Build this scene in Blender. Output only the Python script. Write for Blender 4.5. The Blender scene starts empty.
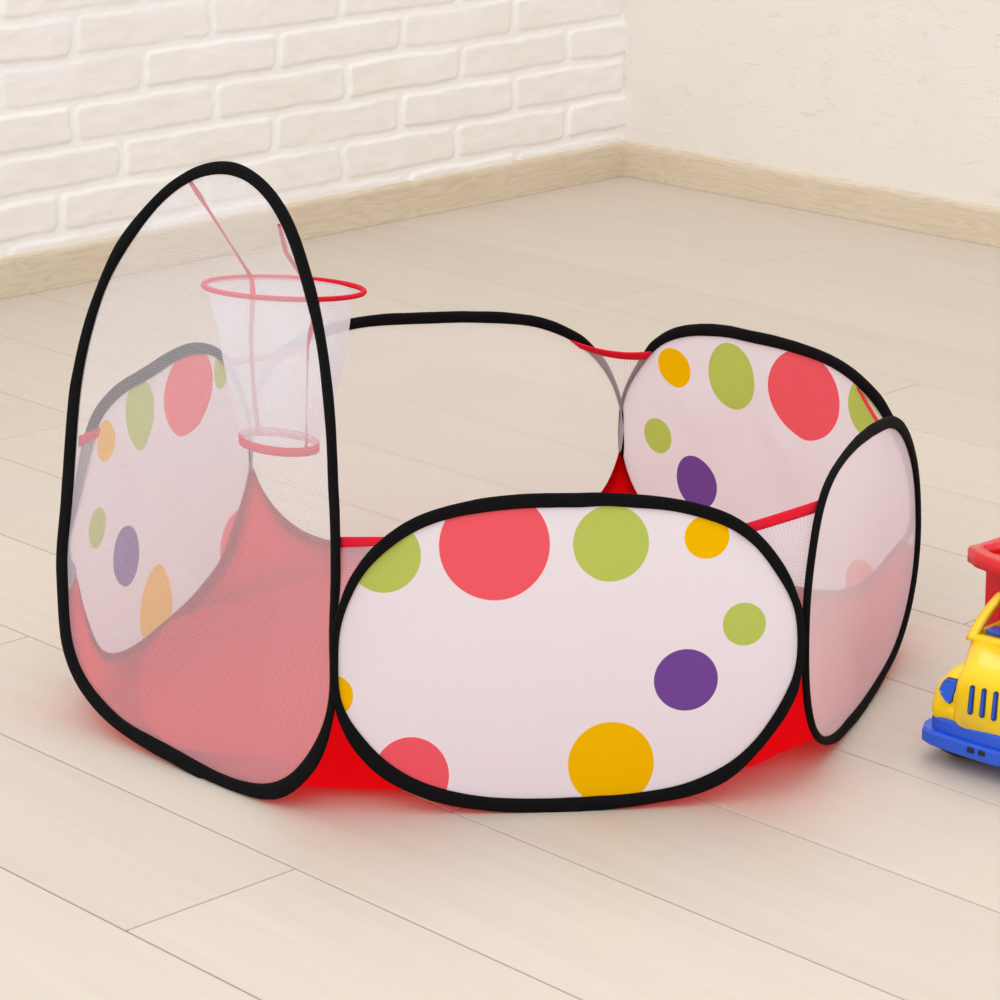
import bpy, bmesh, math, random
from mathutils import Vector, Matrix, noise
C = bpy.context.scene.collection
sc = bpy.context.scene
random.seed(4)
PI = math.pi

# ------------------------------------------------------------------ camera
CAM_R=[0.6806,0.732577,-0.010697]
CAM_U=[-0.208015,0.207214,0.955925]
CAM_F=[-0.702505,0.648377,-0.293416]

CAM_POS = Vector((0, 0, 1.167))
cam = bpy.data.cameras.new('camera'); cam.sensor_width = 36; cam.lens = 112.61
cam.clip_start = .05; cam.clip_end = 60
co = bpy.data.objects.new('camera', cam); C.objects.link(co)
R_, U_, F_ = Vector(CAM_R), Vector(CAM_U), Vector(CAM_F)
m = Matrix((R_, U_, -F_)).transposed().to_4x4(); m.translation = CAM_POS
co.matrix_world = m
sc.camera = co

# ------------------------------------------------------------------ light
sc.view_settings.view_transform = 'Standard'; sc.view_settings.look = 'None'
sc.view_settings.exposure = 0.03; sc.view_settings.gamma = 1
sc.view_settings.use_curve_mapping = False
w = bpy.data.worlds.new('world'); sc.world = w; w.use_nodes = True
w.node_tree.nodes['Background'].inputs[0].default_value = (.915, .960, 1.012, 1)
w.node_tree.nodes['Background'].inputs[1].default_value = 1.02
def sun(name, d, e, ang, col):
    l = bpy.data.lights.new(name, 'SUN'); l.energy = e; l.angle = math.radians(ang); l.color = col
    o = bpy.data.objects.new(name, l); C.objects.link(o)
    o.rotation_euler = Vector(d).to_track_quat('-Z', 'Y').to_euler(); o.location = (-1, 1, 3)
sun('soft_daylight', (.34, -.52, -1), 1.0, 50, (.95, .98, 1))
sun('front_fill', (-.35, .72, -.85), .92, 55, (.95, .98, 1))  # fill sun added on the camera side, brightens pen interior and right wall

# ------------------------------------------------------------------ helpers
def srgb(r, g, b):
    f = lambda c: (c/255/12.92) if c <= 10 else ((c/255+.055)/1.055)**2.4
    return (f(r), f(g), f(b), 1)
class NT:
    def __init__(s, name):
        s.m = bpy.data.materials.new(name); s.m.use_nodes = True
        s.t = s.m.node_tree; s.t.nodes.clear()
        s.out = s.n('ShaderNodeOutputMaterial')
    def n(s, kind, ins=None, **kw):
        x = s.t.nodes.new(kind)
        for k, v in kw.items(): setattr(x, k, v)
        if ins:
            for k, v in ins.items():
                if isinstance(v, bpy.types.NodeSocket): s.t.links.new(v, x.inputs[k])
                else: x.inputs[k].default_value = v
        return x
    def math(s, op, a, b=None, c=None):
        ins = {0: a}
        if b is not None: ins[1] = b
        if c is not None: ins[2] = c
        return s.n('ShaderNodeMath', ins, operation=op).outputs[0]
    def mix(s, f, a, b):
        return s.n('ShaderNodeMix', {0: f, 6: a, 7: b}, data_type='RGBA').outputs[2]
    def end(s, sh): s.t.links.new(sh, s.out.inputs[0]); return s.m
def principled(t, col, rough=.5, bump=None, **kw):
    p = t.n('ShaderNodeBsdfPrincipled', {'Base Color': col, 'Roughness': rough, **kw})
    if bump: t.t.links.new(bump, p.inputs['Normal'])
    return p
def plain(name, col, rough=.5, nscale=60, amt=.06, bumpd=.0003, coat=0, spec=.5):
    t = NT(name); tc = t.n('ShaderNodeTexCoord').outputs['Object']
    no = t.n('ShaderNodeTexNoise', {'Vector': tc, 'Scale': nscale, 'Detail': 3}).outputs[0]
    f = t.math('MULTIPLY_ADD', no, amt*2, 1-amt)
    cc = t.n('ShaderNodeVectorMath', {0: col[:3], 3: f}, operation='SCALE').outputs[0]
    b = t.n('ShaderNodeBump', {'Height': no, 'Distance': bumpd, 'Strength': .6}).outputs[0]
    return t.end(principled(t, cc, rough, b, **{'Specular IOR Level': spec, 'Coat Weight': coat}).outputs[0])

def new(name, verts, faces, mat, parent=None, smooth=True, uvs=None, origin=None):
    """one mesh object; verts are world coordinates, stored relative to its origin"""
    o3 = Vector(origin) if origin is not None else (parent.matrix_world.translation.copy() if parent else Vector((0, 0, 0)))
    if parent and origin is None: o3 = ORG[parent.name]
    me = bpy.data.meshes.new(name)
    me.from_pydata([tuple(Vector(v)-o3) for v in verts], [], faces)
    if uvs:
        l = me.uv_layers.new(name='plane')
        for lp in me.loops: l.data[lp.index].uv = uvs[lp.vertex_index]
    bm = bmesh.new(); bm.from_mesh(me)
    bmesh.ops.remove_doubles(bm, verts=bm.verts, dist=1e-6)
    bmesh.ops.recalc_face_normals(bm, faces=bm.faces)
    bm.to_mesh(me); bm.free()
    if smooth:
        for p in me.polygons: p.use_smooth = True
    me.materials.append(mat)
    o = bpy.data.objects.new(name, me); C.objects.link(o)
    ORG[o.name] = o3
    if parent:
        o.parent = parent; o.location = o3-ORG[parent.name]
    else: o.location = o3
    return o
ORG = {}
def empty(name, loc, label, cat):
    o = bpy.data.objects.new(name, None); C.objects.link(o); o.location = loc
    o.empty_display_size = .05
    ORG[o.name] = Vector(loc); o['label'] = label; o['category'] = cat
    return o
def structure(o): o['kind'] = 'structure'; return o
def grid(fn, nu, nv, closed_u=False, closed_v=False):
    V = [fn(i, j) for i in range(nu) for j in range(nv)]; Fc = []
    for i in range(nu if closed_u else nu-1):
        for j in range(nv if closed_v else nv-1):
            i2, j2 = (i+1) % nu, (j+1) % nv
            Fc.append((i*nv+j, i2*nv+j, i2*nv+j2, i*nv+j2))
    return V, Fc
def merge(*vf):
    V, F = [], []
    for v, f in vf:
        k = len(V); V += list(v); F += [tuple(i+k for i in q) for q in f]
    return V, F
def tube(path, r, seg=10, closed=False):
    """round tube along a list of points"""
    n = len(path); path = [Vector(p) for p in path]; V = []; Fc = []
    up = None
    for i in range(n):
        a = path[(i-1) % n] if (closed or i > 0) else path[i]
        b = path[(i+1) % n] if (closed or i < n-1) else path[i]
        t = (b-a).normalized()
        if up is None: up = t.orthogonal().normalized()
        up = (up-t*up.dot(t)).normalized(); s = t.cross(up)
        rr = r(i/(n-1)) if callable(r) else r
        for k in range(seg):
            V.append(path[i]+(up*math.cos(2*PI*k/seg)+s*math.sin(2*PI*k/seg))*rr)
    for i in range(n if closed else n-1):
        for k in range(seg):
            j = (i+1) % n
            Fc.append((i*seg+k, i*seg+(k+1) % seg, j*seg+(k+1) % seg, j*seg+k))
    if not closed:
        Fc.append(tuple(range(seg))); Fc.append(tuple((n-1)*seg+k for k in range(seg)))
    return V, Fc
def sstep(a, b, x):
    t = min(1, max(0, (x-a)/(b-a))); return t*t*(3-2*t)
def fbm(x, y, z=0, o=3): return noise.fractal(Vector((x, y, z)), 1.0, 2.0, o)

# ------------------------------------------------------------------ the room
CX, CY = -4.174, 4.187          # floor corner, at the face of the baseboards
# -- laminate floor : planks run along X, 193 mm wide
PW, PA = .19302, 1.6590         # plank width, y of seam 0
def wood_floor():
    t = NT('pale_laminate'); tc = t.n('ShaderNodeTexCoord').outputs['Object']
    at = t.n('ShaderNodeAttribute', attribute_name='plank')
    off = t.n('ShaderNodeVectorMath', {0: at.outputs['Vector'], 3: 9.0}, operation='SCALE').outputs[0]
    p = t.n('ShaderNodeVectorMath', {0: tc, 1: off}, operation='ADD').outputs[0]
    st = t.n('ShaderNodeVectorMath', {0: p, 1: (1.6, 34, 1)}, operation='MULTIPLY').outputs[0]
    n1 = t.n('ShaderNodeTexNoise', {'Vector': st, 'Scale': 1.6, 'Detail': 6, 'Roughness': .62, 'Distortion': .5}).outputs[0]
    st2 = t.n('ShaderNodeVectorMath', {0: p, 1: (7, 170, 1)}, operation='MULTIPLY').outputs[0]
    n2 = t.n('ShaderNodeTexNoise', {'Vector': st2, 'Scale': 1.2, 'Detail': 4, 'Roughness': .7}).outputs[0]
    n3 = t.n('ShaderNodeTexNoise', {'Vector': p, 'Scale': 3.0, 'Detail': 2}).outputs[0]
    r1 = t.n('ShaderNodeMapRange', {'Value': n1, 1: .30, 2: .70, 3: 0, 4: 1}).outputs[0]
    c = t.mix(r1, srgb(204, 189, 173), srgb(210, 196, 180))
    r2 = t.n('ShaderNodeMapRange', {'Value': n2, 1: .56, 2: .72, 3: 0, 4: .22}).outputs[0]
    c = t.mix(r2, c, srgb(196, 180, 163))
    r3 = t.n('ShaderNodeMapRange', {'Value': n3, 1: .3, 2: .7, 3: 0, 4: .5}).outputs[0]
    c = t.mix(r3, c, srgb(207, 192, 177))
    v = t.math('MULTIPLY_ADD', at.outputs['Fac'], .06, .97)
    c = t.n('ShaderNodeVectorMath', {0: c, 3: v}, operation='SCALE').outputs[0]
    vo = t.n('ShaderNodeTexVoronoi', {'Vector': p, 'Scale': 14.0})
    sp = t.math('LESS_THAN', vo.outputs['Distance'], .016)
    c = t.mix(t.math('MULTIPLY', sp, .45), c, srgb(150, 130, 110))
    b = t.n('ShaderNodeBump', {'Height': n2, 'Distance': .0002, 'Strength': .5}).outputs[0]
    return t.end(principled(t, c, .52, b, **{'Specular IOR Level': .35}).outputs[0])
def build_floor():
    V, Fc, col = [], [], []
    g, bz = .0009, .0008
    for k in range(-12, 15):
        y0 = PA+k*PW; y1 = y0+PW
        if y0 > CY+.02: continue
        first = -2.0802 if k % 2 else -2.7855
        first += 1.4004*3
        for i in range(-1, 8):
            x1 = first-i*1.4004; x0 = x1-1.4004
            if x1 < CX-.05 or x0 > 2.2: continue
            xa, xb = max(x0, CX-.02), min(x1, 2.2); ya, yb = y0, min(y1, CY+.02)
            c = random.random(); n = len(V)
            for (e, z) in ((g, -.004), (g, -bz), (g+bz, 0)):
                V += [(xa+e, ya+e, z), (xb-e, ya+e, z), (xb-e, yb-e, z), (xa+e, yb-e, z)]
            for L in (0, 4):
                for q in range(4):
                    Fc.append((n+L+q, n+L+(q+1) % 4, n+L+4+(q+1) % 4, n+L+4+q)); col.append(c)
            Fc.append((n+8, n+9, n+10, n+11)); col.append(c)
    n = len(V)
    V += [(CX-.02, PA-12*PW, -.004), (2.2, PA-12*PW, -.004), (2.2, CY+.02, -.004), (CX-.02, CY+.02, -.004)]
    Fc.append((n, n+1, n+2, n+3)); col.append(-1)
    me = bpy.data.meshes.new('floor'); me.from_pydata(V, [], Fc)
    at = me.attributes.new('plank', 'FLOAT', 'FACE')
    for i, c in enumerate(col): at.data[i].value = max(c, 0)
    me.materials.append(wood_floor()); me.materials.append(plain('dark_seam_gap', srgb(104, 88, 74), .9))  # second material: dark brown sheet under the planks, seen in the seams
    for i, p in enumerate(me.polygons):
        if col[i] < 0: p.material_index = 1
    o = bpy.data.objects.new('floor', me); C.objects.link(o); structure(o)
    me.update()
build_floor()

# -- brick wall (left) as relief
def white_brick():
    t = NT('white_painted_brick'); tc = t.n('ShaderNodeTexCoord').outputs['Object']
    at = t.n('ShaderNodeAttribute', attribute_name='brick').outputs['Fac']
    n1 = t.n('ShaderNodeTexNoise', {'Vector': tc, 'Scale': 9, 'Detail': 4}).outputs[0]
    n2 = t.n('ShaderNodeTexNoise', {'Vector': tc, 'Scale': 120, 'Detail': 4}).outputs[0]
    f = t.n('ShaderNodeMapRange', {'Value': n1, 1: .35, 2: .65, 3: 0, 4: 1}).outputs[0]
    c = t.mix(f, srgb(248, 242, 238), srgb(244, 238, 230))
    m = t.math('SUBTRACT', 1.0, at)
    c = t.mix(m, c, srgb(250, 247, 242))
    b = t.n('ShaderNodeBump', {'Height': n2, 'Distance': .0006, 'Strength': .5}).outputs[0]
    return t.end(principled(t, c, .75, b).outputs[0])
ROWB = [.014, .086, .1565, .228, .299, .3705, .4425, .514, .586, .658]
JO = {1: [-1.62, -1.301, -1.0, -.693, -.424, -.143], 2: [-1.5, -1.172, -.846, -.555, -.279, .01], 3: [-1.55, -1.26, -.971, -.683, -.412, -.143],
      4: [-1.404, -1.117, -.832, -.549, -.277, .01], 5: [-1.54, -1.256, -.975, -.688, -.414, -.143], 6: [-1.68, -1.39, -1.11, -.83, -.55, -.277, .01]}
while ROWB[-1] < 1.2: ROWB.append(ROWB[-1]+.072)
for q in range(7, 20): JO[q] = list(JO[5 if q % 2 else 4])
JO[0] = list(JO[4])
for q in JO:
    while JO[q][0] > -3.2: JO[q].insert(0, JO[q][0]-.288)
def brick_wall():
    y_lo, y_hi, z_hi = -2.6, .012, 1.0
    ny, nz = 880, 330
    wx = CX-.011
    V = []; A = []
    for i in range(ny+1):
        y = y_lo+(y_hi-y_lo)*i/ny
        for j in range(nz+1):
            z = z_hi*j/nz
            yy = y+.008*fbm(y*9, z*9, 3); zz = z+.0045*fbm(y*8, z*14, 7)
            r = max(k for k in range(len(ROWB)) if ROWB[k] <= zz) if zz > ROWB[0] else 0
            lo, hi = ROWB[r], ROWB[r+1]
            js = JO.get(r, JO[5 if r % 2 else 4])
            a = max([q for q in js if q <= yy] or [js[0]-.29]); bs = [q for q in js if q > yy]; b = bs[0] if bs else .4
            hl, hh = (b-a)/2-.0065, (hi-lo)/2-.0065
            cy, cz = (a+b)/2, (lo+hi)/2
            rr = .011
            dx, dz = abs(yy-cy)-hl+rr, abs(zz-cz)-hh+rr
            sd = math.hypot(max(dx, 0), max(dz, 0))+min(max(dx, dz), 0)-rr
            ins = 1-sstep(-.0042, .0022, sd)
            # heavy paint fills some joints
            fill = sstep(.1, .5, fbm(y*3.1+5, z*6, 11))
            h = ins*(.0037+.0020*noise.noise(Vector((cy*7, cz*13, 1)))+.0011*fbm(y*22, z*40, 2))
            h += (1-ins)*(.0006*fbm(y*60, z*60, 5)+.0018*fill)
            V.append((wx+h, CY+y, z)); A.append(ins)
    Fc = []
    for i in range(ny):
        for j in range(nz):
            q = i*(nz+1)+j; Fc.append((q, q+nz+1, q+nz+2, q+1))
    # the rest of the wall around the relief, and its thickness
    n = len(V)
    yl, yh, zh, xb = -6.2, .012, 2.7, wx-.12
    wx2 = wx+.004
    V += [(wx2, CY+yl, 0), (wx2, CY+y_lo, 0), (wx2, CY+y_lo, zh), (wx2, CY+yl, zh), (wx2, CY+y_lo, z_hi), (wx2, CY+yh, z_hi), (wx2, CY+yh, zh),
          (xb, CY+yl, 0), (xb, CY+yh, 0), (xb, CY+yh, zh), (xb, CY+yl, zh)]
    A += [0]*11
    Fc += [(n, n+1, n+4, n+2, n+3), (n+4, n+5, n+6, n+2), (n+7, n+10, n+9, n+8), (n+3, n+2, n+6, n+9, n+10), (n, n+3, n+10, n+7)]
    me = bpy.data.meshes.new('wall_left'); me.from_pydata(V, [], Fc)
    at = me.attributes.new('brick', 'FLOAT', 'POINT')
    for i, c in enumerate(A): at.data[i].value = c
    for p in me.polygons: p.use_smooth = len(p.vertices) == 4 and p.index < ny*nz
    me.materials.append(white_brick())
    o = bpy.data.objects.new('wall_left', me); C.objects.link(o); structure(o)
brick_wall()

def plaster():
    t = NT('cream_textured_plaster'); tc = t.n('ShaderNodeTexCoord').outputs['Object']
    s = t.n('ShaderNodeVectorMath', {0: tc, 1: (1, 1, 2.2)}, operation='MULTIPLY').outputs[0]
    n1 = t.n('ShaderNodeTexNoise', {'Vector': s, 'Scale': 26, 'Detail': 6, 'Roughness': .62, 'Distortion': .8}).outputs[0]
    n2 = t.n('ShaderNodeTexNoise', {'Vector': tc, 'Scale': 5, 'Detail': 3}).outputs[0]
    n3 = t.n('ShaderNodeTexNoise', {'Vector': s, 'Scale': 90, 'Detail': 3}).outputs[0]
    c = t.mix(n2, srgb(235, 227, 217), srgb(240, 233, 225))
    k = t.n('ShaderNodeMapRange', {'Value': n1, 1: .60, 2: .76, 3: 0, 4: 1}).outputs[0]
    vo = t.n('ShaderNodeTexVoronoi', {'Vector': s, 'Scale': 16, 'Randomness': 1.0}, feature='DISTANCE_TO_EDGE').outputs[0]
    ridge = t.n('ShaderNodeMapRange', {'Value': vo, 1: 0, 2: .05, 3: 1, 4: 0}).outputs[0]
    msk = t.n('ShaderNodeMapRange', {'Value': n2, 1: .5, 2: .62, 3: 0, 4: 1}).outputs[0]
    h = t.math('ADD', t.math('MULTIPLY', k, .8), t.math('MULTIPLY', t.math('MULTIPLY', ridge, msk), .25))
    h = t.math('MULTIPLY_ADD', n3, .14, h)
    b = t.n('ShaderNodeBump', {'Height': h, 'Distance': .0030, 'Strength': .55}).outputs[0]
    return t.end(principled(t, c, .8, b).outputs[0])
def box(x0, y0, z0, x1, y1, z1):
    V = [(x, y, z) for x in (x0, x1) for y in (y0, y1) for z in (z0, z1)]
    return V, [(0, 1, 3, 2), (4, 6, 7, 5), (0, 4, 5, 1), (2, 3, 7, 6), (0, 2, 6, 4), (1, 5, 7, 3)]
structure(new('wall_right', *box(CX-.13, CY+.009, 0, 2.2, CY+.13, 2.7), plaster(), smooth=False))

def oak(ax):
    t = NT('oak_baseboard'); tc = t.n('ShaderNodeTexCoord').outputs['Object']
    sv = (3.2, 3.2, 21)
    s = t.n('ShaderNodeVectorMath', {0: tc, 1: sv}, operation='MULTIPLY').outputs[0]
    n0 = t.n('ShaderNodeTexNoise', {'Vector': s, 'Scale': 1.1, 'Detail': 2}).outputs[0]
    rings = t.math('MULTIPLY', n0, 14.0)
    g = t.math('FRACT', rings)
    g2 = t.math('ABSOLUTE', t.math('MULTIPLY_ADD', g, 2, -1))
    n2 = t.n('ShaderNodeTexNoise', {'Vector': t.n('ShaderNodeVectorMath', {0: tc, 1: (9, 9, 160)}, operation='MULTIPLY').outputs[0], 'Scale': 1, 'Detail': 5}).outputs[0]
    c = t.mix(t.n('ShaderNodeMapRange', {'Value': g2, 1: .1, 2: .95, 3: 0, 4: .5}).outputs[0], srgb(220, 203, 178), srgb(200, 180, 152))
    c = t.mix(t.n('ShaderNodeMapRange', {'Value': n2, 1: .4, 2: .7, 3: 0, 4: .6}).outputs[0], c, srgb(226, 210, 188))
    return t.end(principled(t, c, .55).outputs[0])
def baseboard(name, along, label=None):
    # profile (depth from wall face, height) with a rounded top
    pr = [(0, 0), (.0125, 0), (.0125, .057), (.0115, .0620), (.009, .0652), (.005, .0665), (0, .0665)]
    V = []
    for e in (0, 1):
        for d, z in pr:
            if along == 'y': V.append((CX-.0125+d, (-2.0 if e == 0 else CY+.009), z+.0004))
            else: V.append(((CX-.002 if e == 0 else 2.2), CY+.0125-d, z+.0004))
    n = len(pr)
    Fc = [(i, (i+1) % n, n+(i+1) % n, n+i) for i in range(n)]+[tuple(range(n)), tuple(range(n, 2*n))]
    structure(new(name, V, Fc, oak(along), smooth=False))
baseboard('baseboard_left', 'y'); baseboard('baseboard_right', 'x')

# ------------------------------------------------------------------ fabrics
DOTC = {'G': srgb(188, 206, 97), 'R': srgb(244, 96, 106), 'Y': srgb(245, 192, 4), 'P': srgb(116, 76, 156)}
def cloth(name, col, transl=.35, cover=None, weave=None, dots=None, rough=.8, tcol=None):
    t = NT(name)
    uv = t.n('ShaderNodeUVMap', uv_map='plane').outputs[0]
    if dots:
        for c, x, y, a, b in dots:
            d = t.n('ShaderNodeVectorMath', {0: uv, 1: (x, y, 0)}, operation='SUBTRACT').outputs[0]
            d = t.n('ShaderNodeVectorMath', {0: d, 1: (1/a, 1/b, 0)}, operation='MULTIPLY').outputs[0]
            l = t.n('ShaderNodeVectorMath', {0: d}, operation='LENGTH').outputs[1]
            msk = t.n('ShaderNodeMapRange', {'Value': l, 1: 1.006, 2: .994, 3: 0, 4: 1}).outputs[0]
            col = t.mix(msk, col, DOTC[c])
    tc = t.n('ShaderNodeTexCoord').outputs['Object']
    no = t.n('ShaderNodeTexNoise', {'Vector': tc, 'Scale': 14, 'Detail': 3, 'Distortion': .4}).outputs[0]
    fine = t.n('ShaderNodeTexNoise', {'Vector': tc, 'Scale': 700, 'Detail': 1}).outputs[0]
    bmp = t.n('ShaderNodeBump', {'Height': no, 'Distance': .004, 'Strength': .35}).outputs[0]
    bmp = t.n('ShaderNodeBump', {'Height': fine, 'Distance': .0002, 'Strength': .4, 'Normal': bmp}).outputs[0]
    p = t.n('ShaderNodeBsdfDiffuse', {'Color': col, 'Normal': bmp}).outputs[0]
    tr = t.n('ShaderNodeBsdfTranslucent', {'Color': tcol if tcol else col, 'Normal': bmp}).outputs[0]
    sh = t.n('ShaderNodeMixShader', {0: transl, 1: p, 2: tr}).outputs[0]
    if cover is not None:
        f = cover
        if weave:
            sx = t.n('ShaderNodeSeparateXYZ', {0: uv})
            a = t.math('SINE', t.math('MULTIPLY', sx.outputs[0], 2*PI/weave))
            b = t.math('SINE', t.math('MULTIPLY', sx.outputs[1], 2*PI/(weave*1.12)))
            f = t.math('ADD', t.math('MULTIPLY_ADD', a, .05, cover), t.math('MULTIPLY', b, .03))
        tp = t.n('ShaderNodeBsdfTransparent').outputs[0]
        sh = t.n('ShaderNodeMixShader', {0: f, 1: tp, 2: sh}).outputs[0]
    return t.end(sh)
WHITE = srgb(240, 230, 232)
M_black = plain('black_binding_tape', srgb(14, 12, 13), .95, 220, .25, .0004, spec=.12)
M_redtrim = plain('red_ribbon', srgb(218, 18, 44), .85, 200, .08, spec=.2)
M_red = cloth('red_polyester', srgb(198, 2, 12), .66, tcol=srgb(255, 16, 24))
M_floorcloth = cloth('red_polyester_base', srgb(226, 14, 24), .35)
MESHM = {1: cloth('white_net_tall_panel', srgb(240, 240, 245), .42, .34, .0024),
         3: cloth('white_net_side_panel', srgb(248, 244, 248), .42, .70, .0026),
         5: cloth('white_net_back_panel', srgb(240, 240, 240), .40, .34, None)}
M_gus = cloth('white_net_corner', srgb(240, 240, 245), .40, .42, .0030)
M_net = cloth('white_basket_net', srgb(240, 244, 248), .40, .58, .0034)

# measured shape data of the playpen panels (metres): plane = base point, across, up, normal
PLANE={1:[[-2.27058,1.73434,0.002],[0.99939,0.0349,0.0],[-0.00666,0.19069,0.98163],[0.03426,-0.98103,0.19081]],2:[[-2.02694,1.90538,0.001],[0.64279,0.76604,0.0],[0.02673,-0.02243,0.99939],[0.76558,-0.6424,-0.0349]],3:[[-1.96827,2.30981,0.0],[-0.44898,0.89354,0.0],[0.03508,0.01763,0.99923],[0.89285,0.44863,-0.03926]],4:[[-2.31024,2.54773,0.00482],[-0.99795,0.06405,0.0],[-0.00335,-0.05223,0.99863],[0.06396,0.99658,0.05234]],5:[[-2.667,2.36203,0.00488],[-0.49425,-0.86932,0.0],[0.02655,-0.01509,0.99953],[-0.86891,0.49402,0.03054]],6:[[-2.67639,1.95961,0.00268],[0.43775,-0.8991,0.0],[0.00785,0.00382,0.99996],[-0.89906,-0.43774,0.00873]]}
CEN={1:[-0.087,0.25],2:[0.0374,0.16],3:[-0.004,0.152],4:[0.0056,0.158],5:[-0.0,0.158],6:[-0.0067,0.158]}
OUT={1:[2012,1992,1980,1977,1980,1987,2002,2026,2060,2104,2159,2222,2291,2368,2456,2554,2665,2788,2908,3041,3175,3294,3393,3468,3512,3523,3507,3471,3418,3353,3281,3211,3147,3081,3003,2916,2834,2760,2692,2625,2561,2502,2454,2398,2348,2306,2274,2251,2238,2235,2242,2262,2295,2336,2374,2408,2448,2500,2558,2611,2643,2657,2655,2638,2616,2592,2567,2542,2518,2502,2494,2492,2495,2508,2532,2566,2610,2663,2725,2790,2845,2883,2889,2874,2844,2786,2702,2606,2506,2403,2306,2224,2160,2111,2071,2038],2:[2248,2250,2251,2245,2230,2218,2200,2178,2154,2127,2093,2050,2000,1945,1892,1842,1794,1752,1716,1687,1665,1648,1631,1620,1619,1625,1637,1654,1676,1704,1735,1771,1811,1857,1906,1958,2009,2055,2094,2129,2161,2183,2202,2218,2225,2238,2246,2248,2249,2257,2266,2266,2264,2259,2246,2225,2195,2156,2109,2059,2009,1958,1907,1856,1807,1765,1729,1696,1669,1650,1635,1626,1622,1623,1629,1640,1657,1679,1708,1743,1784,1834,1887,1939,1986,2027,2058,2081,2103,2126,2153,2182,2209,2228,2233,2243],3:[2473,2423,2374,2324,2271,2217,2159,2105,2057,2012,1969,1930,1894,1860,1827,1796,1767,1743,1721,1701,1686,1678,1675,1678,1691,1708,1725,1747,1782,1826,1872,1922,1984,2057,2137,2225,2317,2400,2462,2492,2491,2469,2458,2437,2410,2375,2336,2297,2264,2238,2212,2183,2152,2120,2086,2049,2007,1961,1914,1867,1820,1775,1734,1697,1660,1625,1595,1568,1543,1525,1521,1523,1525,1530,1542,1560,1581,1606,1641,1683,1734,1793,1856,1929,2024,2133,2236,2333,2419,2491,2545,2580,2595,2589,2563,2522],4:[2395,2367,2328,2277,2223,2174,2133,2098,2065,2013,1961,1908,1853,1798,1746,1698,1656,1620,1588,1561,1538,1519,1506,1499,1499,1506,1520,1539,1564,1594,1630,1673,1723,1781,1846,1915,1986,2057,2126,2192,2254,2292,2326,2354,2376,2395,2412,2424,2433,2433,2412,2363,2304,2254,2217,2191,2168,2126,2080,2028,1972,1915,1861,1810,1764,1725,1693,1668,1648,1633,1623,1618,1620,1626,1637,1653,1673,1699,1729,1764,1804,1852,1910,1977,2051,2127,2204,2278,2348,2394,2430,2454,2468,2467,2448,2421],5:[2288,2282,2279,2277,2271,2261,2248,2228,2196,2131,2058,1986,1918,1851,1788,1729,1673,1622,1577,1538,1505,1479,1460,1447,1441,1441,1447,1458,1474,1495,1523,1557,1598,1644,1697,1755,1813,1869,1925,1983,2044,2088,2130,2166,2194,2218,2240,2262,2284,2304,2318,2323,2324,2326,2325,2311,2284,2229,2168,2104,2038,1973,1912,1857,1807,1764,1727,1697,1671,1651,1636,1627,1624,1627,1637,1651,1669,1691,1718,1750,1787,1830,1875,1925,1981,2045,2108,2159,2198,2214,2230,2246,2262,2278,2289,2292],6:[2216,2214,2174,2117,2070,2046,2036,2033,2039,2034,2029,2012,1976,1928,1875,1823,1773,1725,1682,1645,1615,1596,1585,1581,1584,1593,1609,1629,1654,1683,1716,1753,1791,1830,1871,1917,1966,2011,2048,2078,2111,2129,2149,2171,2192,2210,2223,2231,2238,2240,2226,2191,2145,2105,2070,2039,2019,1986,1951,1908,1855,1800,1752,1713,1679,1650,1626,1606,1590,1579,1572,1570,1575,1586,1603,1628,1658,1691,1725,1765,1814,1872,1936,1999,2058,2108,2145,2167,2180,2170,2159,2153,2150,2147,2158,2188]}  # 0.1 mm, polar radius every 3.75 deg
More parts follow.
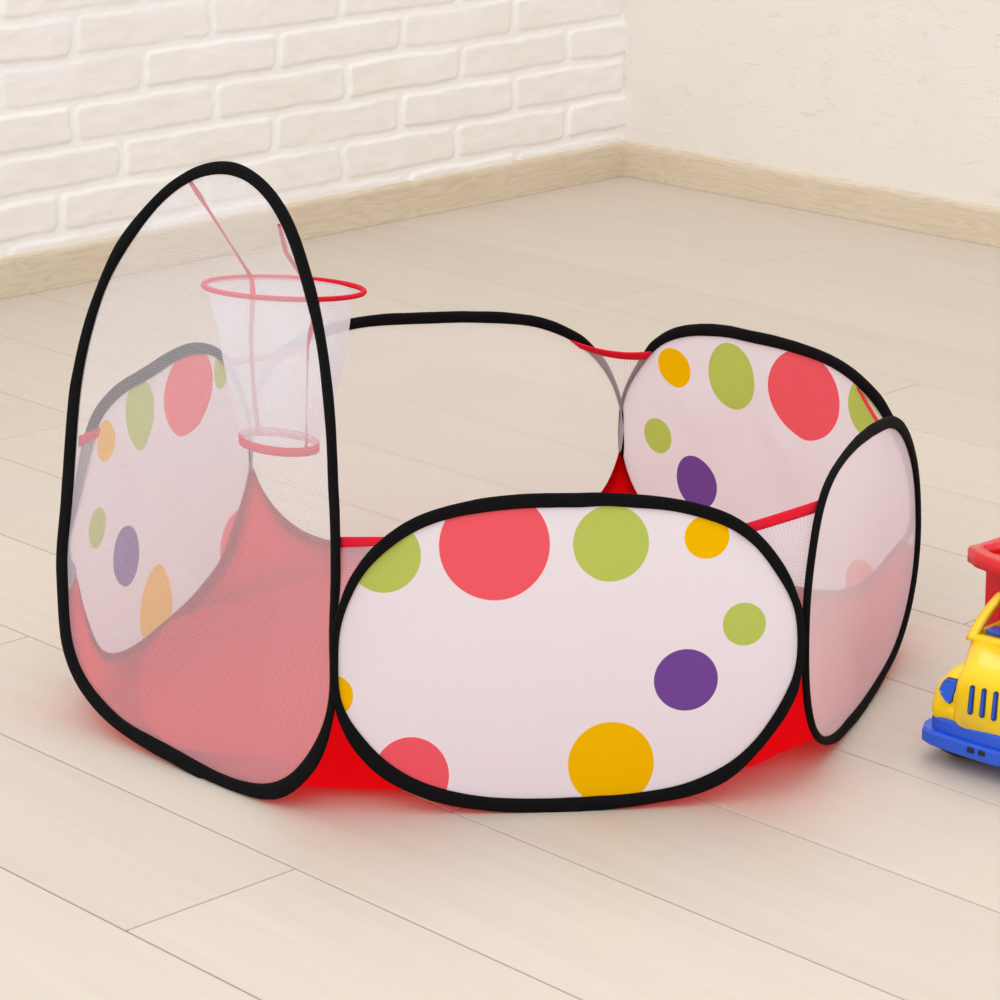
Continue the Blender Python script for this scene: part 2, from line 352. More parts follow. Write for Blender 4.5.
INN={1:[1906,1888,1876,1869,1868,1873,1888,1914,1949,1991,2038,2093,2159,2238,2328,2423,2519,2619,2738,2871,3009,3140,3249,3328,3376,3393,3382,3351,3300,3237,3163,3081,3000,2926,2857,2787,2710,2628,2550,2478,2410,2345,2284,2228,2178,2136,2104,2081,2068,2065,2072,2092,2125,2166,2204,2238,2278,2330,2388,2441,2481,2499,2497,2483,2462,2441,2421,2395,2368,2344,2331,2329,2337,2358,2389,2430,2478,2530,2584,2637,2683,2713,2719,2704,2674,2635,2587,2519,2424,2310,2202,2116,2052,2004,1965,1933],2:[2168,2170,2171,2165,2144,2115,2088,2065,2040,2006,1965,1914,1857,1802,1751,1702,1654,1610,1574,1548,1527,1506,1486,1474,1473,1478,1488,1505,1526,1552,1583,1619,1661,1710,1762,1816,1868,1917,1962,2003,2043,2080,2107,2126,2143,2158,2166,2168,2169,2177,2186,2186,2167,2135,2100,2067,2031,1991,1946,1898,1846,1793,1744,1697,1654,1614,1577,1546,1521,1500,1486,1476,1470,1472,1479,1491,1512,1538,1567,1600,1640,1686,1733,1780,1825,1870,1915,1954,1987,2016,2041,2067,2095,2124,2149,2163],3:[2337,2288,2239,2188,2135,2081,2026,1973,1924,1878,1836,1797,1760,1726,1693,1662,1634,1609,1587,1568,1554,1545,1543,1547,1558,1574,1594,1621,1657,1701,1751,1809,1875,1951,2035,2126,2218,2300,2362,2397,2407,2401,2388,2370,2346,2315,2279,2244,2211,2182,2154,2124,2091,2056,2017,1976,1930,1881,1830,1778,1726,1677,1630,1587,1546,1508,1474,1443,1417,1399,1391,1389,1392,1398,1410,1427,1449,1476,1510,1552,1603,1660,1726,1804,1895,1996,2097,2192,2277,2347,2400,2435,2450,2444,2421,2383],4:[2355,2326,2282,2224,2160,2099,2043,1992,1939,1882,1821,1759,1699,1643,1591,1543,1502,1467,1438,1414,1392,1375,1362,1355,1355,1361,1373,1391,1415,1444,1480,1521,1571,1629,1694,1762,1832,1902,1971,2037,2099,2155,2207,2256,2300,2338,2366,2383,2393,2390,2357,2290,2213,2148,2098,2054,2013,1971,1925,1873,1817,1760,1706,1655,1609,1570,1538,1513,1493,1478,1468,1463,1465,1474,1487,1504,1526,1552,1584,1622,1667,1720,1782,1852,1926,2002,2079,2153,2223,2287,2340,2379,2405,2414,2403,2380],5:[2248,2241,2234,2224,2208,2186,2155,2112,2053,1980,1904,1831,1763,1696,1633,1574,1518,1468,1424,1387,1358,1335,1317,1305,1300,1301,1306,1317,1331,1350,1375,1406,1445,1490,1543,1602,1663,1723,1784,1848,1912,1974,2030,2079,2122,2160,2192,2220,2244,2263,2272,2270,2261,2251,2235,2205,2159,2104,2043,1979,1912,1847,1783,1723,1667,1620,1581,1550,1524,1504,1488,1478,1475,1477,1486,1498,1515,1537,1563,1595,1632,1675,1720,1770,1826,1891,1955,2011,2059,2102,2139,2171,2200,2225,2243,2250],6:[2165,2161,2108,2035,1977,1941,1916,1896,1884,1879,1874,1857,1821,1773,1720,1668,1618,1570,1527,1490,1460,1441,1430,1426,1429,1439,1455,1477,1503,1533,1566,1603,1644,1688,1736,1788,1840,1886,1923,1953,1986,2022,2060,2096,2129,2157,2177,2190,2198,2198,2180,2136,2073,2009,1952,1902,1864,1831,1796,1753,1700,1645,1597,1558,1524,1495,1471,1451,1435,1424,1417,1415,1420,1431,1448,1473,1504,1541,1583,1631,1686,1747,1811,1874,1933,1983,2019,2036,2039,2038,2040,2048,2057,2065,2085,2127]}
DOTS={2:[["G",-0.1345,0.2638,0.0344,0.0365],["R",-0.0315,0.2713,0.0517,0.0547],["G",0.0772,0.2709,0.0355,0.0376],["Y",0.1671,0.2745,0.0211,0.0218],["G",0.2037,0.1858,0.0204,0.0217],["P",0.1489,0.1309,0.0305,0.0317],["Y",0.0778,0.0463,0.0412,0.0436],["R",-0.1134,0.0399,0.0362,0.0405],["Y",-0.1836,0.1246,0.017,0.0204]],4:[["Y",0.1437,0.238,0.0287,0.0234],["G",0.0453,0.2476,0.0378,0.039],["R",-0.0711,0.2488,0.0552,0.0514],["G",-0.1667,0.2536,0.0275,0.0335],["G",0.1791,0.1468,0.0233,0.0213],["P",0.114,0.1035,0.0342,0.0322],["R",-0.1582,0.044,0.0266,0.0306]],6:[["Y",0.1208,0.2577,0.0174,0.0225],["G",0.0435,0.2659,0.0374,0.038],["R",-0.0765,0.2609,0.0615,0.0488],["G",-0.1585,0.2659,0.0177,0.0223],["G",0.144,0.168,0.0195,0.0224],["P",0.0845,0.1184,0.0292,0.0334],["Y",0.0186,0.0374,0.0398,0.0496],["R",-0.1841,0.0489,0.0417,0.0403],["P",0.2257,0.1325,0.0311,0.0262]]}
ATT={"1B":6.6,"2A":142.1,"2B":38.3,"3A":143.1,"3B":70.3,"4A":144.2,"4B":28.1,"5A":148.4,"6B":39.5,"1A":168.2}
RING=[[-2.3899,1.9149,0.4538],0.0804,[-2.3961,1.9071,0.2949],0.0392]
STRAP=[[-2.4367,1.8384,0.5668],[-2.2923,1.8392,0.545]]

def rad(tab, th):
    x = (th/(2*PI) % 1)*96; i = int(x) % 96; f = x-int(x)
    p0, p1, p2, p3 = (tab[(i+q) % 96] for q in (-1, 0, 1, 2))
    return (p1+.5*f*(p2-p0+f*(2*p0-5*p1+4*p2-p3+f*(3*(p1-p2)+p3-p0))))*1e-4
def PP(k, u, v, n=0):
    p, e, vv, nn = (Vector(q) for q in PLANE[k])
    return p+e*u+vv*v+nn*n
PENC = Vector((-2.33, 2.13, 0))
def inward(k):
    return 1 if Vector(PLANE[k][3]).dot(PENC-Vector(PLANE[k][0])) > 0 else -1
def ipt(k, th, off=.005, ex=0):
    r = rad(INN[k], th)+ex
    return PP(k, CEN[k][0]+r*math.cos(th), CEN[k][1]+r*math.sin(th), off*inward(k))
pen = empty('playpen', PENC, 'six-sided pop-up ball pit playpen with black-edged mesh and polka dot panels on the floor', 'playpen')

NA = 288
def panel(k, name, mat, wav, label=None):
    rings = 26
    V = []; UV = []; Fc = []
    for j in range(rings+1):
        s = j/rings
        for i in range(NA):
            th = 2*PI*i/NA
            r = (rad(INN[k], th)+.002)*s
            u, v = CEN[k][0]+r*math.cos(th), CEN[k][1]+r*math.sin(th)
            d = (1-s**3)*wav*fbm(u*7+k*3, v*5, k, 3)
            V.append(PP(k, u, v, d)); UV.append((u, v))
    for j in range(rings):
        for i in range(NA):
            i2 = (i+1) % NA
            if j == 0: Fc.append((0, NA+i, NA+i2))
            else: Fc.append((j*NA+i, (j+1)*NA+i, (j+1)*NA+i2, j*NA+i2))
    # drop unused duplicates of the centre
    o = new(name, V, Fc, mat, pen, uvs=UV)
    if label: o['label'] = label
    # black tape around it
    prof = [(-1, 0), (-.86, .7), (-.4, 1), (.3, 1), (.82, .75), (1, .15), (.82, -.6), (.3, -.9), (-.4, -.95), (-.86, -.65)]
    TW = {1: (-80.3, .0022), 2: (-86, .002)}.get(k)
    def f(i, j):
        th = 2*PI*i/NA
        a, b = rad(INN[k], th), rad(OUT[k], th)
        if TW:
            dg = (math.degrees(th)-TW[0]+180) % 360-180
            if -12 < dg < 0: b += TW[1]*(1+dg/12)
        b += .0004*fbm(math.cos(th)*6, math.sin(th)*6, k)
        c, hw = (a+b)/2, (b-a)/2
        q = prof[j]
        r = c+q[0]*hw
        n = (-q[1]*.0038-.0006)*inward(k)
        return PP(k, CEN[k][0]+r*math.cos(th), CEN[k][1]+r*math.sin(th), n)
    Vf, Ff = grid(f, NA, len(prof), True, True)
    new('edge_binding', Vf, Ff, M_black, o)
    return o
DOTLAB = {2: 'white panel with green, red, yellow and purple dots at the front',
          4: 'white panel with coloured dots at the back right',
          6: 'white panel with coloured dots at the back left'}
panels = {}
for k in range(1, 7):
    if k in DOTS:
        panels[k] = panel(k, 'dotted_panel', cloth('dotted_white_polyester_%d' % k, srgb(239, 234, 238), .42, dots=DOTS[k]), {2: .003, 4: .010, 6: .012}[k], DOTLAB[k])
    else:
        panels[k] = panel(k, 'mesh_panel', MESHM[k], .006, {1: 'tall oval white mesh panel carrying the hoop', 3: 'low white mesh panel at the right', 5: 'low white mesh panel at the back'}[k])

# gussets between neighbouring panels: net above, red fabric below
ATT.update({'5B': 36.0, '6A': 141.0})
rad_ = math.radians
bottoms = {}
SPL = .118
def split_angle(k, side):
    # angle at which the fabric edge has dropped to the height SPL on that side
    best = None
    for q in range(-60, 61):
        th = rad_(q) if side == 'B' else rad_(180-q)
        d = abs(ipt(k, th).z-SPL)
        if best is None or d < best[0]: best = (d, q)
    return best[1]
for k in range(1, 7):
    k2 = k % 6+1
    a0 = ATT['%dB' % k]; b0 = ATT['%dA' % k2]
    b0 = 180-b0                                   # mirror so both run +x -> -90
    SPL = {6: .135, 5: .132, 2: .126}.get(k, .118)
    sa, sb = split_angle(k, 'B'), split_angle(k2, 'A')
    A = lambda t, lo, hi: ipt(k, rad_(lo+(hi-lo)*t), .0036)
    B = lambda t, lo, hi: ipt(k2, rad_(180-(lo+(hi-lo)*t)), .0036)
    n, mm = 26, 13
    sag = {4: .0065, 1: 0, 2: .0005}.get(k, .001)
    def U(t, s):
        pa, pb = A(t, a0, sa), B(t, b0, sb)
        L = (pa-pb).length
        return pa.lerp(pb, s)-Vector((0, 0, sag*4*s*(1-s)*(1-t)*min(1, L/.1)))
    def up(i, j):
        t = i/(n-1)
        if j < 2: return ipt(k, rad_(a0+(sa-a0)*t), *((0, .003), (.0008, -.0012))[j])
        if j > mm-3: return ipt(k2, rad_(180-(b0+(sb-b0)*t)), *((0, .003), (.0008, -.0012))[mm-1-j])
        return U(t, (j-2)/(mm-5))
    V, Fc = grid(up, n, mm)
    L0 = (A(0, a0, sa)-B(0, b0, sb)).length
    UV = [((j/(mm-1)-.5)*L0*(1-i/n), -.17*i/(n-1)) for i in range(n) for j in range(mm)]
    g = new('corner_net', V, Fc, M_gus, pen, uvs=UV)
    # red ribbon on the open top edge, following the net
    t1 = .02
    while (U(t1, .5)-U(0, .5)).length < (.0078 if L0 > .05 else .006) and t1 < .5: t1 += .005
    def rib(i, j): return U(t1*j/3, i/20)+Vector((0, 0, .0008*(1-j)))
    Vr, Fr = grid(rib, 21, 4)
    nrm = (U(0, 1)-U(0, 0)).cross(U(t1, .5)-U(0, .5)).normalized()*.0011
    q = len(Vr)
    V2 = [p+nrm for p in Vr]+[p-nrm for p in Vr]
    F2 = Fr+[tuple(x+q for x in f) for f in Fr]
    for i in range(20):
        for e in (0, 3): F2 += [(i*4+e, (i+1)*4+e, (i+1)*4+e+q, i*4+e+q)]
    for e in (0, 20):
        for j in range(3): F2 += [(e*4+j, e*4+j+1, e*4+j+1+q, e*4+j+q)]
    new('ribbon_trim', V2, F2, M_redtrim, g)
    # lower red skirt
    hin = (A(0, sa, sa)+B(0, sb, sb))/2
    inn = (PENC-hin); inn.z = 0; inn.normalize()

    nl, ml = 30, 17
    def lo(i, j):
        t = i/(nl-1); s = j/(ml-1)
        p, q = A(t, sa, -90), B(t, sb, -90)
        ze = (p.z+q.z)/2
        if j < 2: return ipt(k, rad_(sa+(-90-sa)*t), *((0, .003), (.0008, -.0012))[j])
        if j > ml-3: return ipt(k2, rad_(180-(sb+(-90-sb)*t)), *((0, .003), (.0008, -.0012))[ml-1-j])
        s = (j-2)/(ml-5)
        cxy = hin+inn*(.003+{1: .105, 2: .15, 6: .010}.get(k, .03)*t**.8)
        c = Vector((cxy.x, cxy.y, max(.0015, ze-.030*min(1, t*2.2))))
        # reach the corner more as it gets lower
        r = p*(1-s)**2+c*2*s*(1-s)+q*s*s
        mid = (p+q)/2
        w = 4*s*(1-s)
        r.z += .0015*fbm(r.x*40, r.y*40, t*4)*w
        r -= inn*.0035*math.sin(t*9+s*5+k)*w*t
        r.z = max(r.z, .0012)
        r -= inn*.002*fbm(s*4+k, t*5, k)*w
        return r
    V, Fc = grid(lo, nl, ml)
    UV = [(v.x, v.z) for v in V]
    new('red_skirt', V, Fc, M_red, pen, uvs=UV)
    bottoms[k] = [lo(nl-1, j) for j in range(2, ml-2)]
# floor cloth
rim = []
for k in range(1, 7): rim += bottoms[k]
cen = sum(rim, Vector())/len(rim)
NR = 22
V = []; UV = []
for j in range(NR+1):
    s = j/NR
    for p in rim:
        q = cen.lerp(p, s)
        h = .0022+(1-s**6)*max(0, .0035*fbm(q.x*11, q.y*11, 2, 4)+.0025*abs(fbm(q.x*5+q.y*3, q.y*4, 9))) 
        q.z = q.z*s**6+h*(1-s**6) if j < NR else p.z
        V.append(q); UV.append((q.x, q.y))
n = len(rim); Fc = []
for j in range(NR):
    for i in range(n):
        i2 = (i+1) % n
        if j == 0: Fc.append((0, n+i, n+i2))
        else: Fc.append((j*n+i, (j+1)*n+i, (j+1)*n+i2, j*n+i2))
new('base_cloth', V, Fc, M_floorcloth, pen, uvs=UV)

# -- toy basketball hoop hanging inside the tall panel
C1, r1, C2, r2 = Vector(RING[0]), RING[1], Vector(RING[2]), RING[3]
Rt = Vector((R_.x, R_.y, 0)).normalized(); Fw = Vector((F_.x, F_.y, 0)).normalized(); Z = Vector((0, 0, 1))
a1 = (Rt-Z*.062).normalized(); b1 = (Fw-Z*.10).normalized()
a2 = (Rt-Z*.13).normalized(); b2 = (Fw-Z*.04).normalized()
def ringp(c, a, b, r, th): return c+a*(r*math.cos(th))+b*(r*math.sin(th))
def netf(i, j):
    th = 2*PI*i/64; t = j/24
    c = C1.lerp(C2, t); a = a1.lerp(a2, t).normalized(); b = b1.lerp(b2, t).normalized()
    rr = r1*(.96-.10*max(0, math.cos(th))*(1-t))*(1-t)+(r2*.985)*t+.004*math.sin(PI*t)*max(0, math.cos(th))
    rr += .0012*math.sin(th*9+t*4)*math.sin(PI*t)
    return ringp(c, a, b, rr, th)
V, Fc = grid(netf, 64, 25, True)
UV = [(i/64*.45, j/24*.2) for i in range(64) for j in range(25)]
net = new('hoop_net', V, Fc, M_net, pen, uvs=UV)
net['label'] = 'white tapering net of the toy basketball hoop'
V, Fc = tube([ringp(C1, a1, b1, r1, 2*PI*i/72) for i in range(72)], .0027, 10, True)
new('hoop_rim', V, Fc, M_redtrim, net)['label'] = 'red round rim'
def band(i, j):
    q = [(-.0045, -.001), (.0045, -.001), (.0045, .001), (-.0045, .001)][j]
    p = ringp(C2, a2, b2, r2+.001+q[1], 2*PI*i/64)
    return p+Z*(q[0]-.001)
V, Fc = grid(band, 64, 4, True, True)
new('lower_ring', V, Fc, M_redtrim, net)
def ribbon(pts, wid, name='hoop_strap', wd=None):
    n = 24; P_ = []; 
    pts = [Vector(p) for p in pts]; L = len(pts)-1
    for i in range(n+1):
        x = i/n*L; k = min(int(x), L-1); f = x-k
        P_.append(pts[k].lerp(pts[k+1], f))
    V = []; 
    for i, p in enumerate(P_):
        x = i/n*(len(wid)-1); k = min(int(x), len(wid)-2); f = x-k
        w_ = (wid[k]*(1-f)+wid[k+1]*f)/2
        ww = (wd or Rt)
        for sx, sy in ((-1, -1), (1, -1), (1, 1), (-1, 1)): V.append(p+ww*(sx*w_)+Fw*(sy*.0005))
    Fc = [(i*4+q, i*4+(q+1) % 4, i*4+4+(q+1) % 4, i*4+4+q) for i in range(n) for q in range(4)]+[(0, 1, 2, 3), tuple(n*4+q for q in range(4))]
    return new(name, V, Fc, M_redtrim, net)
iw = Vector(PLANE[1][3])*inward(1)
def on_ring(c, a, b, r, x):   # point of a ring at screen-side offset x (m), far (+) or near (-) side
    s = 1 if x[1] > 0 else -1
    th = math.acos(max(-1, min(1, x[0]/r)))*s
    return ringp(c, a, b, r, th)
fl = on_ring(C1, a1, b1, r1, (-.038, 1)); frr = on_ring(C1, a1, b1, r1, (.019, 1))
nl_ = on_ring(C1, a1, b1, r1, (-.026, -1)); nr_ = on_ring(C1, a1, b1, r1, (.038, -1))
s1, s2 = Vector(STRAP[0])+iw*.004-Rt*.003, Vector(STRAP[1])+iw*.004-Rt*.008
ribbon([s1, s1.lerp(fl, .28), fl], [.0045, .006, .0035, .0018, .0045])
ribbon([s2, s2.lerp(frr, .5)-Rt*.0075, frr-Rt*.004], [.003, .0045, .0050, .004])
bl = on_ring(C2, a2, b2, r2, (-.026, 1)); br = on_ring(C2, a2, b2, r2, (.029, -1))
nlf = nl_+Fw*.010; blf = bl+(C2-bl)*.12
ribbon([fl, fl.lerp(nlf, .6), nlf, nlf.lerp(blf, .33)-Rt*.004, blf.lerp(nlf, .3)-Rt*.003, blf], [.004, .005, .0055, .004, .0045, .005])
ribbon([nr_, nr_.lerp(br, .30)-Rt*.0065, br], [.005, .003, .0055, .0025, .0012, .0012, .003])

# ------------------------------------------------------------------ toy truck
TH_ = math.radians(6)
TO = Vector((-1.8536, 2.2776, 0))
TE = Vector((math.cos(TH_), math.sin(TH_), 0)); TB = Vector((-TE.y, TE.x, 0))
def T(x, y, z): return TO+TE*x+TB*y+Z*z
WD = .205; XC = WD/2
M_yel = plain('yellow_plastic', srgb(247, 206, 6), .32, 30, .02, .0001, .3)
M_blu = plain('blue_plastic', srgb(6, 84, 208), .4, 30, .03, .0001, .3)
M_redp = plain('red_plastic', srgb(224, 14, 22), .32, 30, .02, .0001, .3)
M_blk = plain('black_rubber', srgb(22, 22, 24), .6, 60, .1)
M_hub = plain('dark_slot_plastic', srgb(22, 48, 96), .5, 60, .1)
truck = empty('toy_truck', T(XC, .2, 0), 'yellow and blue plastic toy truck with a red top, cut off by the right edge', 'toy truck')
def loft(secs, n=28, p=3.2, cap=True):
    """secs: (y, xc, zlo, zhi, halfwidth_bottom, halfwidth_top); superellipse sections"""
    V = []
    for (y, xc, z0, z1, hb, ht) in secs:
        for i in range(n):
            a = 2*PI*i/n; ca, sa = math.cos(a), math.sin(a)
            ex = 2/p
            cx = math.copysign(abs(ca)**ex, ca); cz = math.copysign(abs(sa)**ex, sa)
            h = hb+(ht-hb)*(cz*.5+.5)
            V.append(T(xc+cx*h, y, (z0+z1)/2+cz*(z1-z0)/2))
    Fc = []
    for j in range(len(secs)-1):
        for i in range(n): Fc.append((j*n+i, j*n+(i+1) % n, (j+1)*n+(i+1) % n, (j+1)*n+i))
    if cap: Fc += [tuple(range(n)), tuple((len(secs)-1)*n+i for i in range(n))]
    return V, Fc
def rbox(x0, y0, z0, x1, y1, z1, r=.004, seg=3):
    bm = bmesh.new(); bmesh.ops.create_cube(bm, size=1)
    for v in bm.verts: v.co = Vector(((x0+x1)/2+v.co.x*(x1-x0), (y0+y1)/2+v.co.y*(y1-y0), (z0+z1)/2+v.co.z*(z1-z0)))
    bmesh.ops.bevel(bm, geom=bm.edges[:], offset=r, segments=seg, affect='EDGES', profile=.5)
    bm.verts.ensure_lookup_table()
    V = [T(*v.co) for v in bm.verts]; Fc = [tuple(v.index for v in f.verts) for f in bm.faces]; bm.free()
    return V, Fc
def plate(poly, y0, y1):
    """prism: outline in (x,z), depth y0..y1"""
    n = len(poly)
    V = [T(x, y0, z) for x, z in poly]+[T(x, y1, z) for x, z in poly]
    return V, [tuple(range(n)), tuple(range(2*n-1, n-1, -1))]+[(i, (i+1) % n, n+(i+1) % n, n+i) for i in range(n)]
# chassis with front bumper (slightly bowed front)
def bumper(y, zlo, zhi, grow):
    return None
def bowed(z0, z1, out, x0=0, x1=WD, y_back=.40, n=24, r=.02):
    """plan outline with a bowed front and rounded corners, extruded z0..z1 with soft edges"""
    pts = []
    for i in range(n+1):
        s = i/n; x = x0+(x1-x0)*s
        e = abs(2*s-1)
        y = -out-.010*(1-e**2)+r*(1-math.sqrt(max(0, 1-max(0, (e-1+2*r/(x1-x0))/(2*r/(x1-x0)))**2)))
        pts.append((x, y))
    pts += [(x1, y_back-.01), (x1-.01, y_back), (x0+.01, y_back), (x0, y_back-.01)]
    V = []; lay = [(0, .0025), (.0025, 0), (z1-z0-.0025, 0), (z1-z0, .0025)]
    cx, cy = (x0+x1)/2, y_back/2
    for dz, ins in lay:
        for x, y in pts:
            V.append(T(x+(cx-x)/abs(cx-x+1e-9)*ins, y+(ins if y < cy else -ins), z0+dz))
    m = len(pts); Fc = []
    for j in range(3):
        for i in range(m): Fc.append((j*m+i, j*m+(i+1) % m, (j+1)*m+(i+1) % m, (j+1)*m+i))
    Fc += [tuple(range(m)), tuple(3*m+i for i in range(m))]
    return V, Fc
ch = new('chassis', *merge(bowed(.020, .036, .005, -.006, WD+.006), bowed(.032, .050, -.001, .002, WD-.002)), M_blu, truck, smooth=False)
ch['label'] = 'blue chassis with front bumper'
for x in (.067, .080, WD-.080, WD-.067):
    new('bumper_slot', *rbox(x-.0040, -.0155, .0275, x+.0040, -.006, .0330, .001), M_blk, ch)
def body():
    fen = []
    for sgn in (0, 1):
        q = (lambda x: x) if sgn == 0 else (lambda x: WD-x)
        S = [(.000, q(.031), .047, .060, .020, .014), (.002, q(.031), .046, .076, .0225, .018), (.008, q(.031), .046, .088, .0240, .019), (.022, q(.032), .046, .096, .0245, .018), (.045, q(.033), .046, .100, .0245, .017), (.09, q(.033), .046, .098, .0245, .017), (.115, q(.033), .046, .090, .023, .016), (.125, q(.033), .046, .07, .02, .014)]
        fen.append(loft(S))
    S = [(-.0065, XC, .047, .090, .059, .057), (-.0045, XC, .046, .099, .063, .060), (.002, XC, .046, .106, .065, .062), (.012, XC, .046, .112, .067, .064), (.03, XC, .046, .118, .076, .072), (.044, XC, .046, .1215, .0815, .079), (.075, XC, .046, .1235, .0815, .079), (.14, XC, .046, .1225, .0815, .079), (.150, XC, .046, .118, .077, .074)]
    hood = loft(S, 48, 7)
    front = bowed(.046, .064, -.004, .009, WD-.009, .13)
    return merge(*fen, hood, front)
bd = new('cab_body', *body(), M_yel, truck)
bd['label'] = 'yellow bonnet, fenders and open cab'
def cab():
    parts = []
    def pillar(x0, y0, z0, x1, y1, z1, w, d):
        n = 10; V = []
        for i in range(n+1):
            s = i/n
            x = x0+(x1-x0)*(.35*s+.65*s**2.2); y = y0+(y1-y0)*s; z = z0+(z1-z0)*s
            for dx, dy in ((-w, -d*.7), (-w*.4, -d), (w*.6, -d), (w, -d*.4), (w, d), (-w, d)): V.append(T(x+dx, y+dy, z))
        m = 6
        Fc = [(i*m+q, i*m+(q+1) % m, i*m+m+(q+1) % m, i*m+m+q) for i in range(n) for q in range(m)]+[tuple(range(m)), tuple(n*m+q for q in range(m))]
        return V, Fc
    for s in (-1, 1):
        parts.append(pillar(XC+s*.0780, .048, .119, XC+s*.062, .078, .163, .0050, .0055))
        parts.append(pillar(XC+s*.0765, .140, .110, XC+s*.062, .135, .163, .0050, .0055))
    S = [(.064, XC, .156, .161, .052, .046), (.067, XC, .154, .169, .064, .056), (.078, XC, .154, .175, .068, .060), (.11, XC, .154, .178, .069, .060), (.138, XC, .154, .175, .068, .060), (.146, XC, .156, .168, .06, .054)]
    parts.append(loft(S, 40, 3.6))
    parts.append(rbox(XC-.0785, .045, .108, XC+.0785, .058, .1245, .005))
    for s in (-1, 1): parts.append(rbox(XC+s*.0775-.004, .050, .08, XC+s*.0775+.004, .145, .124, .003))
    return merge(*parts)
new('cab_frame', *cab(), M_yel, bd)
new('dashboard', *rbox(XC-.070, .059, .1235, XC+.070, .078, .1275, .0015), M_blu, bd)
new('seat', *merge(rbox(XC-.062, .100, .118, XC-.006, .112, .148, .006), rbox(XC+.006, .100, .118, XC+.062, .112, .148, .006)), plain('amber_plastic', srgb(232, 130, 14), .4, 30, .03), bd)
for s in (0, 1):
    mir = (lambda x: x) if s == 0 else (lambda x: WD-x)
    base = [(.0235, .0885), (.0345, .0890), (.0358, .0860), (.0348, .0700), (.0320, .0670), (.0285, .0680), (.0180, .0740), (.0163, .0780), (.0190, .0850)]
    for nm, grow, dy, mt in (('headlight_rim', 1.07, .0004, M_hub), ('headlight', 1.0, -.0006, M_blu)):
        V, Fc = [], []
        cxx = sum(p[0] for p in base)/9; czz = sum(p[1] for p in base)/9
        for lay, (ins, yy) in enumerate(((0, .012), (0, -.0010), (.0006, -.0018))):
            for x, z in base:
                x2 = cxx+(x-cxx)*grow*(1-ins/.009); z2 = czz+(z-czz)*grow*(1-ins/.009)
                V.append(T(mir(x2), yy+dy+max(0, z2-.070)*.42+max(0, .026-x2)*.35, z2))
        for L in (0, 1):
            for i in range(9): Fc.append((L*9+i, L*9+(i+1) % 9, (L+1)*9+(i+1) % 9, (L+1)*9+i))
        Fc.append(tuple(18+i for i in range(9)))
        o_ = new(nm, V, Fc, mt, truck if nm == 'headlight_rim' else o_, smooth=False)
    o_['label'] = 'blue headlight'
for q in range(7):
    x = XC-.0405+.0135*q
    def slit(r, y0, y1, zt=.0945, zb=.0640):
        P_ = []
        for i in range(8): P_.append((x+r*math.cos(PI*i/7), zt-r+r*math.sin(PI*i/7)))
        for i in range(8): P_.append((x-.0012-r*math.cos(PI*i/7), zb+r-r*math.sin(PI*i/7)))
        n = len(P_)
        V = [T(a, y0+.10*max(0, b-.080), b) for a, b in P_]+[T(a, y1, b) for a, b in P_]
        return V, [tuple(range(n))]+[(i, (i+1) % n, n+(i+1) % n, n+i) for i in range(n)]
    g = new('grille_slot', *slit(.0027, -.0085, .004), M_hub, bd, smooth=False)
    new('grille_insert', *slit(.0012, -.0092, .004, .0925, .0662), M_blu, g, smooth=False)
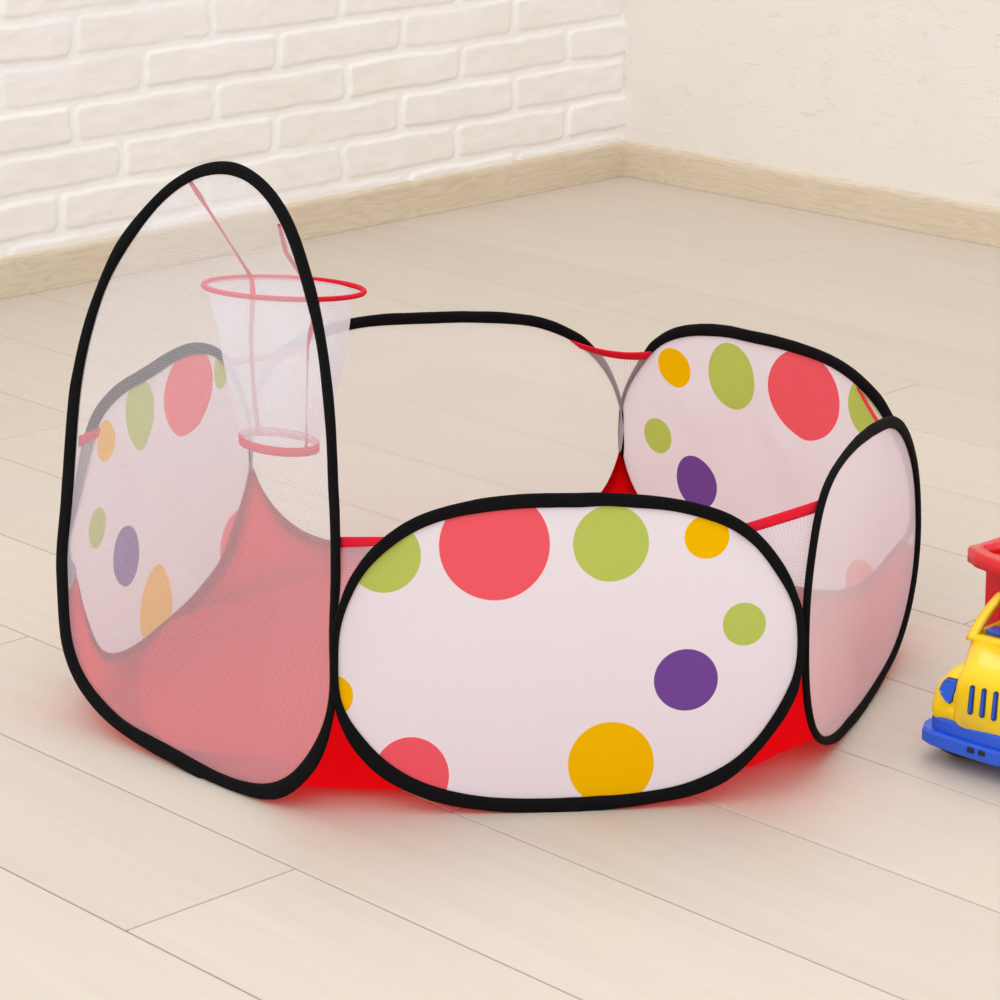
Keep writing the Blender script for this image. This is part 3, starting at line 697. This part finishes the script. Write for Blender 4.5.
# wheels
def wheel(x, y, r=.034, w=.030):
    pr = [(-w/2, r*.55), (-w/2, r*.86), (-w/2+.003, r*.97), (-w/4, r), (w/4, r), (w/2-.003, r*.97), (w/2, r*.86), (w/2, r*.55)]
    def f(i, j):
        a = 2*PI*i/40; rr = pr[j][1]*(1+(.012 if (i % 4 < 2 and 2 <= j <= 5) else 0)); return T(x+pr[j][0], y+rr*math.cos(a), r*1.012+rr*math.sin(a))
    V, Fc = grid(f, 40, 8, True, True)
    o = new('wheel', V, Fc, M_blk, truck)
    def hf(i, j):
        a = 2*PI*i/24; q = [(-w/2+.002, 0), (-w/2+.002, r*.6), (w/2-.002, r*.6), (w/2-.002, 0)][j]
        return T(x+q[0], y+q[1]*math.cos(a), r*1.012+q[1]*math.sin(a))
    V, Fc = grid(hf, 24, 4, True)
    new('hub', V, Fc, M_yel, o)
for x in (.026, WD-.026):
    for y in (.036, .33): wheel(x, y)
# red boom frame: post behind the cab, loop over the roof, and a red bed at the back
def redtop():
    lp = []
    z0 = .190
    # flat handle ring reaching over the roof, on a post behind the cab
    out = [(-.013, .098), (-.009, .088), (.010, .076), (.045, .066), (XC, .062), (WD-.045, .066), (WD-.010, .076), (WD+.009, .088), (WD+.013, .098), (WD+.008, .112), (WD-.006, .134), (.006, .134), (-.009, .112)]
    inn = [(x+(XC-x)*.12 if abs(x-XC) > .03 else x, y+(.112-y)*.30) for x, y in out]
    n = len(out); V = []
    lay = [(out, z0-.007), (out, z0+.006), (inn, z0+.008), (inn, z0-.007)]
    for pts, z in lay:
        for x, y in pts: V.append(T(x, y, z+(.006 if y > .13 else 0)))
    Fc = []
    for L in range(4):
        for i in range(n): Fc.append((L*n+i, L*n+(i+1) % n, ((L+1) % 4)*n+(i+1) % n, ((L+1) % 4)*n+i))
    lp.append((V, Fc))
    for s in (-1, 1): lp.append(rbox(XC+s*.094-.012, .112, .055, XC+s*.094+.012, .150, .188, .004))
    lp.append(rbox(.004, .078, .182, WD-.004, .140, .187, .002))
    lp.append(rbox(XC-.090, .150, .055, XC+.090, .160, .185, .004))
    return merge(*lp)
rt = new('red_boom', *redtop(), M_redp, truck)
rt['label'] = 'red handle frame above the roof'
new('load_bed', *merge(rbox(.008, .175, .052, WD-.008, .395, .060, .003), rbox(.008, .175, .058, .014, .395, .120, .002), rbox(WD-.014, .175, .058, WD-.008, .395, .120, .002),
    rbox(.008, .175, .058, WD-.008, .181, .130, .002), rbox(.008, .389, .058, WD-.008, .395, .110, .002)), M_redp, truck)
